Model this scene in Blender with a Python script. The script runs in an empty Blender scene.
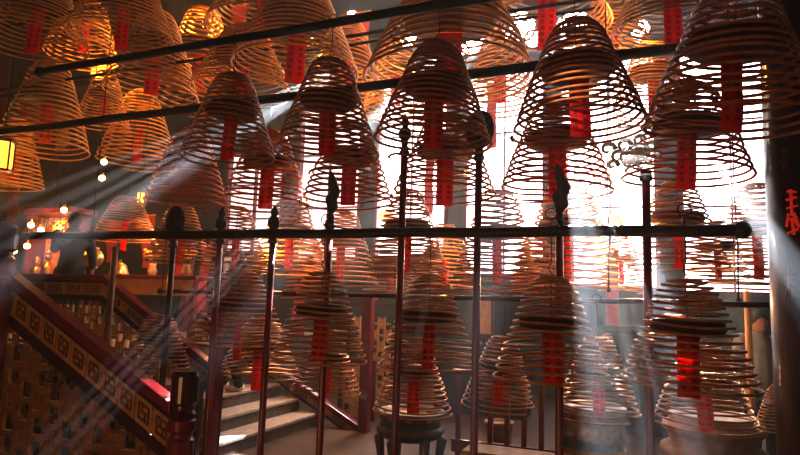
import bpy, bmesh, math, random
from mathutils import Vector, Matrix, Euler
random.seed(7)
S = bpy.context.scene
COL = S.collection
PI = math.pi
# ------------------------------------------------------------------ camera
FPX = 600.0
PITCH, ROLL, YAW = math.radians(7.1), math.radians(1.9), math.radians(22.5)
F0 = Vector((-math.sin(YAW), math.cos(YAW), 0)); R0 = Vector((math.cos(YAW), math.sin(YAW), 0)); U0 = Vector((0, 0, 1))
FW = F0*math.cos(PITCH)+U0*math.sin(PITCH); UPV = U0*math.cos(PITCH)-F0*math.sin(PITCH)
RT = R0*math.cos(ROLL)+UPV*math.sin(ROLL); UPV = UPV*math.cos(ROLL)-R0*math.sin(ROLL)
EYE = Vector((0, 0, 1.6))
cam = bpy.data.cameras.new('camera'); co = bpy.data.objects.new('camera', cam); COL.objects.link(co)
cam.sensor_width = 36; cam.lens = FPX/800*36; cam.clip_end = 100; cam.clip_start = .05
m = Matrix((RT, UPV, -FW)).transposed().to_4x4(); m.translation = EYE
co.matrix_world = m
cam.dof.use_dof = False
S.camera = co
def W(px, py, q):
    """point of the survey: sight line through the photo's (px,py) met with the vertical plane y=q"""
    d = FW+RT*((px-400)/FPX)-UPV*((py-227.5)/FPX)
    return EYE+d*(q/d.y)
def depth(p): return (Vector(p)-EYE).dot(FW)
# ------------------------------------------------------------------ materials
def new_mat(name):
    mt = bpy.data.materials.new(name); mt.use_nodes = True
    nt = mt.node_tree; b = nt.nodes['Principled BSDF']
    return mt, nt, b
def mat(name, c1, c2=None, rough=.5, metal=0., scale=8., bump=0., stretch=(1, 1, 1), coat=0., emis=None, es=0., spec=.5):
    mt, nt, b = new_mat(name)
    b.inputs['Roughness'].default_value = rough; b.inputs['Metallic'].default_value = metal
    b.inputs['Coat Weight'].default_value = coat; b.inputs['Specular IOR Level'].default_value = spec
    tc = nt.nodes.new('ShaderNodeTexCoord'); mp = nt.nodes.new('ShaderNodeMapping'); mp.inputs['Scale'].default_value = stretch
    nz = nt.nodes.new('ShaderNodeTexNoise'); nz.inputs['Scale'].default_value = scale; nz.inputs['Detail'].default_value = 4
    nt.links.new(tc.outputs['Object'], mp.inputs[0]); nt.links.new(mp.outputs[0], nz.inputs['Vector'])
    cr = nt.nodes.new('ShaderNodeValToRGB')
    cr.color_ramp.elements[0].color = (*c1, 1); cr.color_ramp.elements[1].color = (*(c2 or c1), 1)
    cr.color_ramp.elements[0].position = .35; cr.color_ramp.elements[1].position = .65
    nt.links.new(nz.outputs['Fac'], cr.inputs[0]); nt.links.new(cr.outputs[0], b.inputs['Base Color'])
    if bump:
        bp = nt.nodes.new('ShaderNodeBump'); bp.inputs['Strength'].default_value = bump; bp.inputs['Distance'].default_value = .01
        nt.links.new(nz.outputs['Fac'], bp.inputs['Height']); nt.links.new(bp.outputs[0], b.inputs['Normal'])
    if emis:
        b.inputs['Emission Color'].default_value = (*emis, 1); b.inputs['Emission Strength'].default_value = es
    return mt
def emit(name, c1, c2, s, scale=3.):
    mt = mat(name, c1, c2, rough=.8, scale=scale)
    nt = mt.node_tree; b = nt.nodes['Principled BSDF']; cr = [n for n in nt.nodes if n.type == 'VALTORGB'][0]
    nt.links.new(cr.outputs[0], b.inputs['Emission Color']); b.inputs['Emission Strength'].default_value = s
    return mt
M = {}
M['coil'] = mat('incense', (.30, .095, .025), (.46, .165, .045), rough=.42, spec=.3, scale=30, bump=.15)  # one incense; the row tints below carry differences in light
M['coil_brown'] = mat('incense_brown', (.40, .16, .05), (.55, .24, .08), rough=.38, spec=.35, scale=30, bump=.15)
M['coil_red'] = mat('incense_red', (.48, .09, .02), (.60, .16, .03), rough=.4, spec=.3, scale=30, bump=.15)
M['coil_lamplit'] = mat('incense_lamplit', (.52, .22, .035), (.66, .32, .06), rough=.4, scale=30, bump=.15)
M['tray'] = mat('tray_metal', (.06, .025, .015), (.12, .04, .02), rough=.55, metal=.2, scale=20)
M['wire'] = mat('wire_iron', (.03, .02, .02), (.05, .03, .03), rough=.5, metal=.8, scale=20)
M['bar'] = mat('black_iron', (.012, .010, .010), (.03, .022, .02), rough=.55, metal=.3, scale=25, bump=.3)
M['rail'] = mat('rail_iron', (.035, .03, .028), (.07, .05, .04), rough=.45, metal=.3, scale=25, bump=.3)
M['lacquer'] = mat('red_lacquer', (.17, .014, .030), (.23, .022, .04), rough=.28, scale=6, coat=.4)
M['lacquer_dark'] = mat('dark_lacquer', (.055, .010, .014), (.09, .016, .02), rough=.3, scale=6, coat=.4)
M['gold_panel'] = mat('gilt_wood', (.42, .21, .07), (.55, .29, .10), rough=.45, scale=14, bump=.3)
M['relief'] = mat('dark_relief', (.14, .055, .03), (.20, .08, .04), rough=.5, scale=14)
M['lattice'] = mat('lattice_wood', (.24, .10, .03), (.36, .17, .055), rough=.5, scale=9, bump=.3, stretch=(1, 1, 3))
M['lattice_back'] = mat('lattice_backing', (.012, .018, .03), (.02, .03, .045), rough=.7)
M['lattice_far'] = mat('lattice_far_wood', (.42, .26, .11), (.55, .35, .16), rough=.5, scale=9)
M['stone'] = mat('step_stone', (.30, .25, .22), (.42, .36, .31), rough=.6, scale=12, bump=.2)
M['riser'] = mat('riser_stone_shaded', (.085, .062, .052), (.13, .095, .08), rough=.8, scale=12)  # darker than the treads: shade on the risers put into the colour
M['floor'] = mat('floor_tile', (.07, .04, .03), (.11, .065, .045), rough=.5, scale=3)
M['wall'] = mat('plaster_dark', (.028, .034, .045), (.045, .052, .065), rough=.9, scale=2)
M['wall_red'] = mat('plaster_brown', (.045, .022, .016), (.075, .035, .024), rough=.9, scale=2)
M['ceil'] = mat('ceiling_wood', (.05, .02, .012), (.09, .04, .02), rough=.8, scale=3)
M['pillar'] = mat('pillar_lacquer', (.028, .008, .009), (.05, .012, .012), rough=.4, scale=4, coat=.2)
M['brass'] = mat('brass', (.6, .42, .16), (.75, .55, .25), rough=.3, metal=.9, scale=8)
M['bronze'] = mat('bronze', (.16, .14, .12), (.24, .2, .16), rough=.4, metal=.7, scale=8)
M['green'] = mat('green_band', (.03, .10, .05), (.05, .16, .08), rough=.5, scale=8)
M['pewter'] = mat('pewter', (.30, .31, .33), (.5, .5, .52), rough=.3, metal=.8, scale=18, bump=.4)
M['silver'] = mat('silver_leaf', (.75, .76, .78), (.95, .95, .96), rough=.3, metal=.3, scale=12, bump=.4)
M['dark_head'] = mat('tarnished_metal', (.05, .05, .055), (.14, .13, .13), rough=.4, metal=.6, scale=18, bump=.4)
M['tan'] = mat('tan_ceramic', (.36, .25, .17), (.48, .35, .25), rough=.45, scale=10, bump=.2)
M['pot'] = mat('brown_pot', (.20, .12, .07), (.30, .19, .12), rough=.5, scale=10)
M['pole'] = mat('varnished_pole', (.55, .26, .08), (.68, .36, .13), rough=.4, scale=8, stretch=(1, 1, .2))
M['red_cloth'] = mat('red_cloth', (.5, .03, .03), (.62, .06, .05), rough=.8, scale=10)
M['pink_cloth'] = mat('pink_cloth', (.45, .05, .12), (.6, .10, .2), rough=.8, scale=6)
M['skin'] = mat('skin', (.5, .3, .2), (.56, .34, .23), rough=.55, scale=20)
M['hair'] = mat('hair', (.012, .01, .01), (.03, .02, .02), rough=.6, scale=60)
M['shirt_blue'] = mat('blue_shirt', (.035, .05, .085), (.055, .075, .12), rough=.85, scale=12, bump=.3)
M['trousers'] = mat('navy_trousers', (.02, .03, .06), (.03, .045, .08), rough=.85, scale=12)
M['shoe'] = mat('white_shoe', (.7, .66, .6), (.8, .77, .7), rough=.6, scale=20)
M['lamp_warm'] = emit('lamp_glow', (1, .42, .06), (1, .55, .10), 2.2)
M['bulb'] = emit('bulb_glow', (1, .62, .22), (1, .70, .30), 10.)
M['flame'] = emit('flame_glow', (1, .35, .1), (1, .6, .2), 14.)
M['glass'] = emit('frosted_pane', (.80, .86, .95), (1., 1., 1.), 5., scale=.9)
M['glass_side'] = emit('mist_glow_pane', (.62, .58, .62), (.8, .78, .82), 1.5, scale=.9)  # side windows added; their dim glow stands in for bright mist
M['glare'] = emit('glare_disc', (1, .96, .95), (1, 1, 1), 30.)
M['leaf'] = mat('leaf', (.03, .10, .03), (.06, .2, .05), rough=.5, scale=20)
M['flower'] = mat('flower', (.8, .28, .05), (.9, .5, .1), rough=.6, scale=20)

def card_mat():
    mt, nt, b = new_mat('printed_red_paper')
    L = nt.links.new
    tc = nt.nodes.new('ShaderNodeTexCoord'); sp = nt.nodes.new('ShaderNodeSeparateXYZ'); L(tc.outputs['Generated'], sp.inputs[0])
    # two columns of small printed marks
    def math_(op, a, b_=None, c=None):
        n = nt.nodes.new('ShaderNodeMath'); n.operation = op
        for k, v in enumerate((a, b_, c)):
            if v is None: continue
            if isinstance(v, (int, float)): n.inputs[k].default_value = v
            else: L(v, n.inputs[k])
        return n.outputs[0]
    col = math_('MULTIPLY', sp.outputs['X'], 2.0)
    fx = math_('ABSOLUTE', math_('SUBTRACT', math_('FRACT', col), .5))
    inx = math_('LESS_THAN', fx, .24)
    row = math_('FRACT', math_('MULTIPLY', sp.outputs['Z'], 9.0))
    inz = math_('LESS_THAN', math_('ABSOLUTE', math_('SUBTRACT', row, .5)), .33)
    zz = math_('LESS_THAN', math_('ABSOLUTE', math_('SUBTRACT', sp.outputs['Z'], .5)), .42)
    mp = nt.nodes.new('ShaderNodeMapping'); mp.inputs['Scale'].default_value = (14, 1, 50); L(tc.outputs['Generated'], mp.inputs[0])
    vo = nt.nodes.new('ShaderNodeTexVoronoi'); vo.inputs['Scale'].default_value = 1.; vo.distance = 'MANHATTAN'; L(mp.outputs[0], vo.inputs['Vector'])
    ink = math_('GREATER_THAN', vo.outputs['Distance'], .62)
    f = math_('MULTIPLY', math_('MULTIPLY', inx, inz), math_('MULTIPLY', zz, ink))
    mx = nt.nodes.new('ShaderNodeMix'); mx.data_type = 'RGBA'
    mx.inputs[6].default_value = (.85, .022, .014, 1); mx.inputs[7].default_value = (.36, .006, .006, 1)
    L(f, mx.inputs[0]); L(mx.outputs[2], b.inputs['Base Color']); b.inputs['Roughness'].default_value = .7
    tr = nt.nodes.new('ShaderNodeBsdfTranslucent'); L(mx.outputs[2], tr.inputs[0])
    ms = nt.nodes.new('ShaderNodeMixShader'); ms.inputs[0].default_value = .55
    L(b.outputs[0], ms.inputs[1]); L(tr.outputs[0], ms.inputs[2]); L(ms.outputs[0], nt.nodes['Material Output'].inputs[0])
    return mt
M['card'] = card_mat()
# ------------------------------------------------------------------ mesh helpers
def box(bm, x0, x1, y0, y1, z0, z1, mtx=None):
    vs = [bm.verts.new((x, y, z)) for x in (x0, x1) for y in (y0, y1) for z in (z0, z1)]
    for f in ((0, 1, 3, 2), (4, 6, 7, 5), (0, 4, 5, 1), (2, 3, 7, 6), (0, 2, 6, 4), (1, 5, 7, 3)):
        bm.faces.new([vs[i] for i in f])
    if mtx:
        for v in vs: v.co = mtx @ v.co
    return vs
def shear(bm, x0, x1, y0, y1, za, zb, line):
    """box whose bottom and top follow line(x)+za .. line(x)+zb"""
    vs = [bm.verts.new((x, y, line(x)+z)) for x in (x0, x1) for y in (y0, y1) for z in (za, zb)]
    for f in ((0, 1, 3, 2), (4, 6, 7, 5), (0, 4, 5, 1), (2, 3, 7, 6), (0, 2, 6, 4), (1, 5, 7, 3)):
        bm.faces.new([vs[i] for i in f])
def lathe(bm, prof, n=24, c=(0, 0, 0), mtx=None):
    rings = []
    for r, z in prof:
        if r < 1e-5: rings.append([bm.verts.new((c[0], c[1], c[2]+z))])
        else: rings.append([bm.verts.new((c[0]+r*math.cos(2*PI*k/n), c[1]+r*math.sin(2*PI*k/n), c[2]+z)) for k in range(n)])
    for a, b in zip(rings, rings[1:]):
        if len(a) == 1 and len(b) == 1: continue
        for k in range(n):
            k2 = (k+1) % n
            if len(a) == 1: bm.faces.new((a[0], b[k2], b[k]))
            elif len(b) == 1: bm.faces.new((a[k], a[k2], b[0]))
            else: bm.faces.new((a[k], a[k2], b[k2], b[k]))
    if mtx:
        for rg in rings:
            for v in rg: v.co = mtx @ v.co
def tube(bm, pts, rad, n=8, closed_caps=True):
    pts = [Vector(p) for p in pts]
    rs = rad if isinstance(rad, (list, tuple)) else [rad]*len(pts)
    prev = None; rings = []; nrm = None
    for i, p in enumerate(pts):
        t = (pts[min(i+1, len(pts)-1)]-pts[max(i-1, 0)]).normalized()
        if nrm is None:
            nrm = t.cross(Vector((0, 0, 1)) if abs(t.z) < .9 else Vector((1, 0, 0))).normalized()
        else:
            nrm = (nrm-t*nrm.dot(t)).normalized()
        bn = t.cross(nrm)
        rings.append([bm.verts.new(p+(nrm*math.cos(2*PI*k/n)+bn*math.sin(2*PI*k/n))*rs[i]) for k in range(n)])
    for a, b in zip(rings, rings[1:]):
        for k in range(n): bm.faces.new((a[k], a[(k+1) % n], b[(k+1) % n], b[k]))
    if closed_caps:
        bm.faces.new(rings[0][::-1]); bm.faces.new(rings[-1])
def ball(bm, c, r, sc=(1, 1, 1), n=12):
    prof = [(math.sin(PI*k/n)*r, -math.cos(PI*k/n)*r) for k in range(n+1)]
    prof[0] = (0, -r); prof[-1] = (0, r)
    lathe(bm, prof, n=16, mtx=Matrix.Translation(c) @ Matrix.Diagonal((*sc, 1)))
def mesh(name, bm, m, smooth=False):
    bmesh.ops.recalc_face_normals(bm, faces=bm.faces)
    me = bpy.data.meshes.new(name); bm.to_mesh(me); bm.free(); me.materials.append(m)
    if smooth:
        for p in me.polygons: p.use_smooth = True
    return me
def obj(name, bm, m, parent=None, smooth=False, loc=None, bevel=0):
    me = bm if isinstance(bm, bpy.types.Mesh) else mesh(name, bm, m, smooth)
    o = bpy.data.objects.new(name, me); COL.objects.link(o)
    if parent: o.parent = parent
    if loc is not None: o.location = loc
    if bevel:
        b = o.modifiers.new('bevel', 'BEVEL'); b.width = bevel; b.segments = 2; b.limit_method = 'ANGLE'
    return o
def tag(o, label, cat, group=None, kind=None):
    o['label'] = label; o['category'] = cat
    if group: o['group'] = group
    if kind: o['kind'] = kind
    return o
def thing(name, label, cat, loc=(0, 0, 0), group=None, rz=0):
    o = bpy.data.objects.new(name, None); COL.objects.link(o); o.location = loc; o.rotation_euler.z = rz
    o.empty_display_size = .1
    return tag(o, label, cat, group)
def struct(name, bm, m, **k):
    o = obj(name, bm, m, **k); o['kind'] = 'structure'; return o
NB = bmesh.new

# ------------------------------------------------------------------ setting
XL, XR, YF, YB, H = -15., 3.2, -2.6, 11.4, 8.6
bm = NB(); box(bm, XL, XR, YF, YB+.2, -.2, 0); struct('floor', bm, M['floor'])
bm = NB(); box(bm, XL, XR, YF, YB+.2, H, H+.2); struct('ceiling', bm, M['ceil'])
bm = NB(); box(bm, XL-.2, XL, YF, YB+.2, 0, H); struct('wall_left', bm, M['wall_red'])
bm = NB(); box(bm, XR, XR+.2, YF, YB+.2, 0, H); struct('wall_right', bm, M['wall'])
bm = NB(); box(bm, XL, XR, YF-.2, YF, 0, H); struct('wall_front', bm, M['wall_red'])
# back wall pierced by a row of tall windows; round glowing discs added as sun glare
wins = [(-9.2, -7.6, 2.6, 5.0, 'glass_side'), (-7.25, -5.65, 2.4, 6.0, 'glass_side'), (-5.3, -3.7, 2.5, 6.35, 'glass'),
        (-3.35, -1.75, 2.15, 6.4, 'glass'), (-1.4, .2, 1.95, 6.4, 'glass'), (.55, 2.15, 1.9, 6.4, 'glass')]
glare_spots = [(px, py, r*1.15) for px, py, r in ((409, 40, .15), (473, 44, .2), (462, 52, .12), (519, 28, .28), (534, 40, .14), (575, 24, .22), (640, 30, .14), (352, 18, .13))]
bm = NB()
xs = sorted({XL, XR} | {w[0] for w in wins} | {w[1] for w in wins})
for a, b in zip(xs, xs[1:]):
    w = [w for w in wins if w[0] == a and w[1] == b]
    if w:
        box(bm, a, b, YB, YB+.2, 0, w[0][2]); box(bm, a, b, YB, YB+.2, w[0][3], H)
    else: box(bm, a, b, YB, YB+.2, 0, H)
struct('wall_back', bm, M['wall'])
for k, (a, b, z0, z1, g) in enumerate(wins):
    bm = NB()
    t = .06
    box(bm, a, a+t, YB-.05, YB+.12, z0, z1); box(bm, b-t, b, YB-.05, YB+.12, z0, z1)
    box(bm, a, b, YB-.05, YB+.12, z0, z0+t); box(bm, a, b, YB-.05, YB+.12, z1-t, z1)
    for i in (1,): x = a+(b-a)*i/2; box(bm, x-.015, x+.015, YB-.02, YB+.08, z0, z1)
    n = 3
    for i in range(1, n): z = z0+(z1-z0)*i/n; box(bm, a, b, YB-.02, YB+.08, z-.015, z+.015)
    w = struct('window_%d' % (k+1), bm, M['lacquer'])
    bm = NB(); box(bm, a, b, YB+.1, YB+.13, z0, z1); obj('pane', bm, M[g], w)
for k, (px, py, r) in enumerate(glare_spots):
    p = W(px, py, YB-.06)
    bm = NB(); lathe(bm, [(r, 0), (r+.05, 0), (r+.05, .05), (r, .05), (r, 0)], 20)
    w = struct('window_%d' % (k+len(wins)+1), bm, M['lacquer']); w.location = p; w.rotation_euler = (PI/2, 0, 0)  # round frame and disc added for a hot spot of sun glare
    bm = NB(); lathe(bm, [(0, .02), (r, .02), (r, .04), (0, .04)], 20); obj('pane', bm, M['glare'], w)
# raised landing on the left and the flight of steps coming down from it
SQ0, SQ1 = 4.85, 7.0
LAND, SX = .95, -5.45
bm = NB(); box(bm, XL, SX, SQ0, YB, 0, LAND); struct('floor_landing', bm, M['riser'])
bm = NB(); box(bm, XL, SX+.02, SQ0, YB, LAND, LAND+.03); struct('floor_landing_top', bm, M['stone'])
st = bpy.data.objects.new('trim_staircase', None); COL.objects.link(st); st['kind'] = 'structure'
NST = 6
for i in range(NST):
    z = LAND-.158*(i+1)
    if z < .02: break
    x0, x1 = SX+.30*i, SX+.30*(i+1)
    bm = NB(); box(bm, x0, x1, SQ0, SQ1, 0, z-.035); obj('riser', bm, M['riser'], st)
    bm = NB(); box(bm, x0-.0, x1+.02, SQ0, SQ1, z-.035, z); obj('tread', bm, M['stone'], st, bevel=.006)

# ------------------------------------------------------------------ bars
def bar(name, label, p0, p1, r, m, finial=False):
    t = thing(name, label, 'metal bar', (p0+p1)/2)
    c = (p0+p1)/2
    bm = NB(); n = 24
    tube(bm, [p0-c+(p1-p0)*k/n+Vector((0, 0, .004*math.sin(k*1.3))) for k in range(n+1)], r, 12)
    obj('rod', bm, m, t, smooth=True)
    if finial:
        for e in (p0, p1):
            bm = NB(); ball(bm, e-c, r*1.45, (1.0, 1, 1)); obj('end_knob', bm, m, t, smooth=True)
    return t
Q1, Q2, Q3, QB = 3.55, 4.6, 4.0, 5.0
b0, b1 = W(40, 72, Q1), W(470, 0, Q1); b1 = b0+(b1-b0)*1.9
bar('overhead_iron_bar', 'black iron bar crossing the top left, nearest the viewer, higher of two', b0, b1, .031, M['bar'], True)
b0, b1 = W(-20, 135, Q2), W(640, 53.2, Q2); b1 = b0+(b1-b0)*1.12
bar('overhead_iron_bar', 'long black iron bar sloping across the whole upper picture behind the front coils', b0, b1, .041, M['bar'], True)
b0, b1 = W(20, 236, Q3), W(742, 230, Q3)
Z3 = b0.z
rack = bar('staff_rack_rail', 'dark level rail at mid height that the row of staffs leans against', b0, b1, .036, M['rail'], True)
b0, b1 = W(160, 291, QB), W(785, 305, QB)
bar('rear_hanging_rail', 'thin red-brown rail behind the staffs carrying the lowest coils', b0, b1, .022, M['lacquer_dark'], True)
for q, z, nm in ((5.7, 4.55, 'dark bar high up behind the second iron bar'), (6.7, 4.95, 'dark bar high under the ceiling in the middle of the hall'), (7.9, 5.6, 'furthest dark overhead bar, close to the bright windows')):
    bar('overhead_hanging_bar', nm, Vector((-11, q, z)), Vector((2.8, q, z)), .02, M['bar'])
BARS = [(Q1, 3.555), (5.7, 4.55), (6.7, 4.95), (7.9, 5.6)]

# ------------------------------------------------------------------ incense coils
PROF = [(0, .25), (.06, .34), (.14, .42), (.24, .49), (.36, .56), (.46, .63), (.6, .735), (.8, .87), (1, 1)]
def prof(t):
    for (a, ra), (b, rb) in zip(PROF, PROF[1:]):
        if t <= b: return ra+(rb-ra)*(t-a)/(b-a)
    return 1.
BR, BH = .36, .65
def spiral_mesh(name, seed, turns, rt, segs, sides, m, tail=True):
    rnd = random.Random(seed); bm = NB(); pts = []; rad = []
    n = turns*segs
    wob = [rnd.uniform(-1, 1) for _ in range(turns+2)]
    ph = rnd.uniform(0, 2*PI)
    # flat top wound tightly
    ft = 3
    for i in range(ft*segs):
        f = i/(ft*segs); r = (.04+.21*f)*BR; a = 2*PI*(f*ft)
        pts.append((r*math.cos(a), r*math.sin(a), .004*math.sin(a))); rad.append(rt*.95)
    for i in range(n+1):
        t = i/n; tt = t**1.12; a = 2*PI*i/segs
        k = i/segs; k0 = int(k); w = wob[k0]*(1-(k-k0))+wob[k0+1]*(k-k0)
        r = prof(t)*BR*(1+.012*w)
        z = -tt*BH+.010*w*math.sin(a+ph)+.006*math.sin(2*a+ph)
        pts.append((r*math.cos(a), r*math.sin(a), z)); rad.append(rt)
    if tail:
        x, y, z = pts[-1]; a = 2*PI*n/segs
        for k, (da, dr, dz) in enumerate(((.08, .01, -.012), (.13, .012, -.03), (.13, .0, -.046))):
            pts.append(((BR+dr)*math.cos(a+da), (BR+dr)*math.sin(a+da), z+dz)); rad.append(rt*(1-.15*k))
    tube(bm, pts, rad, sides)
    return mesh(name, bm, m, True)
HI = [spiral_mesh('spiral', 11+k, 17+(k % 2), .0084, 40, 7, M['coil'], tail=(k != 2)) for k in range(4)]
HIB = [spiral_mesh('spiral', 91+k, 15+(k % 2), .0084, 40, 7, M['coil_brown'], tail=False) for k in range(3)]
HIR = [spiral_mesh('spiral', 31+k, 15+(k % 2), .0086, 40, 7, M['coil_red'], tail=(k != 1)) for k in range(3)]
LO = [spiral_mesh('spiral', 51+k, 17, .0078, 28, 5, M['coil_brown'], tail=False) for k in range(3)]
LOG = [spiral_mesh('spiral', 71+k, 19, .0070, 28, 5, M['coil_lamplit'], tail=False) for k in range(3)]
def tray_mesh():
    bm = NB(); R = BR*.56; p = [(0, .0), (R*.9, .0)]
    for k in range(5):
        z = -.006-k*.016; r = R*(.90+.035*k) if k < 3 else R*(1.0-.05*(k-2))
        p += [(r, z), (r+.008, z-.006), (r, z-.012), (r-.006, z-.014)]
    p += [(R*.55, -.094), (R*.2, -.1), (0, -.1)]
    lathe(bm, p, 36)
    return mesh('ash_tray', bm, M['tray'], True)
TRAY = tray_mesh()
def card_mesh():
    bm = NB(); w, h, n = .058, .34, 6; rows = []
    for i in range(n+1):
        z = -h*i/n; y = .006*math.sin(i*1.1)
        rows.append([bm.verts.new((x, y+yy, z)) for yy in (-.0012, .0012) for x in (-w, 0, w)])
    for a, b in zip(rows, rows[1:]):
        for k in (0, 1):
            bm.faces.new((a[k], a[k+1], b[k+1], b[k])); bm.faces.new((a[k+3], b[k+3], b[k+4], a[k+4]))
        bm.faces.new((a[0], b[0], b[3], a[3])); bm.faces.new((a[2], a[5], b[5], b[2]))
    for r in (rows[0], rows[-1]): bm.faces.new((r[0], r[1], r[2], r[5], r[4], r[3]))
    return mesh('prayer_card', bm, M['card'], True)
CARD = card_mesh()
WCACHE = {}
def wire_mesh(L, hook=True):
    k = round(L, 2)
    if k in WCACHE: return WCACHE[k]
    bm = NB(); L = k
    tube(bm, [(0, 0, -.29), (0, 0, -.02), (.012, 0, .0), (.004, 0, .03), (-.012, 0, .05), (-.010, 0, .075), (.008, 0, .085), (.002, 0, .10)] +
         [(.003*math.sin(j), 0, .10+(L-.10)*j/5) for j in range(1, 6)], .0032, 5)
    if hook:  # loop over the bar
        tube(bm, [(.035*math.cos(a), 0, L+.03+.035*math.sin(a)) for a in [PI*2*j/10 for j in range(11)]], .0035, 5)
    WCACHE[k] = mesh('wire', bm, M['wire'], True)
    return WCACHE[k]
GROUPS = {'A': 'large dark coils of the front upper row', 'B': 'red-brown coils of the second upper row', 'C': 'eye-level coils below the staff rail',
          'D': 'small sunlit coils hanging lowest', 'E': 'hazy coils beyond the rail', 'G': 'amber coils near the ceiling'}
PLACED = []
def coil(row, cx, yt, yr, R, q, label, top=None, meshes=None, tilt=(0, 0), card=True, hdrop=0, arm=None, cw=1., rz=None):
    for _ in range(20):
        ptop = W(cx, yt, q); Z = depth(ptop)
        rr = R*Z/FPX; h = (yr-yt)*Z/FPX*1.01
        if row not in 'EG' or not any(math.hypot(ptop.x-a, ptop.y-b) < (rr+r2)*1.03 and ptop.z-h < z2 and z2-h2 < ptop.z for a, b, z2, r2, h2 in PLACED): break
        q += .14
    PLACED.append((ptop.x, ptop.y, ptop.z, rr, h))
    t = thing('hanging_incense_coil', label, 'incense coil', ptop, GROUPS[row])
    t.rotation_euler = (math.radians(tilt[0]), math.radians(tilt[1]), 0)
    s = rr/BR; sz = h/BH
    me = random.choice(meshes)
    sp = obj('spiral', me, None, t); sp.scale = (s, s, sz); sp.rotation_euler.z = random.uniform(0, 2*PI) if rz is None else rz
    tr = obj('ash_tray', TRAY, None, t); tr.location = (0, 0, -.36*h); tr.scale = (s, s, s*.9)
    if card:
        cd = obj('prayer_card', CARD, None, t); cd.location = (random.uniform(-.01, .01), 0, -.36*h-.095*s*.9)
        cd.scale = (s*cw, 1, s); cd.rotation_euler.z = math.radians(random.uniform(4, 38)); cd.rotation_euler.y = math.radians(random.uniform(-2, 2))
    if top is None:
        top = min((z for qq, z in BARS if z > ptop.z+.1 and abs(qq-q) < .6), default=min((z for qq, z in BARS if z > ptop.z+.1), default=H))
    obj('wire', wire_mesh(max(.13, top-ptop.z)), None, t)
    if arm:
        bm = NB(); tube(bm, [(0, 0, top-ptop.z), (0, arm-q, top-ptop.z)], .006, 6); obj('hook_arm', bm, M['wire'], t)
    return t
A = dict(row='A', meshes=HI, top=3.555, q=Q1)
coil(cx=234, yt=76, yr=162, R=46, label='dark coil hanging from the near top bar, leftmost and smallest of the front upper row', **A)
coil(cx=331, yt=62, yr=158, R=51, label='dark coil of the front upper row, second from left, above the two narrow red-carded coils', **A)
coil(cx=438, yt=46, yr=146, R=58, label='dark coil of the front upper row hanging just below the big pale amber spiral', tilt=(0, 2), **A)
coil(cx=575, yt=25, yr=134, R=64, label='dark front-row coil with glare through its crown and a loose curled tail', tilt=(0, -2), rz=3.35, **{**A, 'meshes': HI[:1]})
coil(cx=737, yt=-14, yr=128, R=80, label='largest and nearest dark coil at top right, its crown cut by the frame', tilt=(3, 4), **{**A, 'q': 3.2, 'top': 3.9})
B = dict(row='B', meshes=HIR, top=None)
ZB = 3.44
B['top'] = ZB
coil(cx=192, yt=128, yr=206, R=40, q=Q2, label='red-brown coil with pale light in its rim, leftmost of the second upper row', card=False, **B)
coil(cx=270, yt=132, yr=206, R=43, q=Q2, label='red-brown coil with bright red card under the gap between the two left dark coils', **B)
coil(cx=351, yt=124, yr=204, R=45, q=Q2+.05, label='red-brown coil whose wide tray sits directly below the second dark coil', **B)
coil(cx=446, yt=118, yr=197, R=51, q=Q2, label='red-brown coil under the dark coil with the long dotted card, centre of picture', **B)
coil(cx=556, yt=102, yr=194, R=55, q=Q2, label='glowing red-orange coil below the curled-tail dark coil', **B)
coil(cx=690, yt=86, yr=180, R=60, q=Q2-.1, label='red-brown coil partly behind the nearest top-right coil', tilt=(0, 3), **B)
C = dict(row='C', meshes=HIB, top=Z3)
coil(cx=160, yt=315, yr=371, R=34, q=4.40, label='small amber-brown coil beside the stair rail, lower left', card=False, row='C', meshes=HIB, top=Z3, arm=Q3)
coil(cx=240, yt=272, yr=346, R=50, q=4.5, label='brown bell coil hanging over the steps, left end of the eye-level row', tilt=(0, -2), arm=Q3, cw=.5, **C)
coil(cx=323, yt=273, yr=359, R=47, q=3.6, label='brown bell coil with wide red card above the stone steps', arm=Q3, **C)
coil(cx=430, yt=277, yr=368, R=50, q=4.5, label='brown bell coil above the round bronze censer', arm=Q3, cw=.7, **C)
coil(cx=551, yt=278, yr=380, R=58, q=3.6, label='brown bell coil centred on a staff, above the low red railing', arm=Q3, **C)
coil(cx=686, yt=281, yr=386, R=64, q=3.6, label='largest brown bell coil of the eye-level row, far right', arm=Q3, **C)
D = dict(row='D', meshes=HIB, top=1.65)
coil(cx=262, yt=318, yr=377, R=42, q=5.2, label='low coil half hidden behind the left bell coil over the steps', row='D', meshes=HIB, top=1.65, arm=QB)
coil(cx=328, yt=330, yr=392, R=35, q=5.0, label='small gold-edged coil just under the bell coil above the steps', cw=.8, **D)
coil(cx=414, yt=340, yr=410, R=39, q=5.0, label='small gold-edged coil just over the bronze censer', **D)
coil(cx=503, yt=337, yr=405, R=36, q=5.0, label='small dim coil on a twisted hook in front of the red railing', tilt=(0, 4), cw=.8, **D)
coil(cx=597, yt=338, yr=414, R=41, q=4.9, label='small brightly sparkling coil above the grey urn', top=1.65, row='D', meshes=HIB)
coil(cx=702, yt=345, yr=422, R=48, q=4.75, label='wide sunlit coil above the tiered tan urn, under the largest bell coil', top=1.65, row='D', meshes=HIB)
coil(cx=779, yt=385, yr=430, R=24, q=5.2, label='tiny glittering coil at the lower right edge beside the dark pillar', row='D', meshes=HIB, top=1.65)
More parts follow.
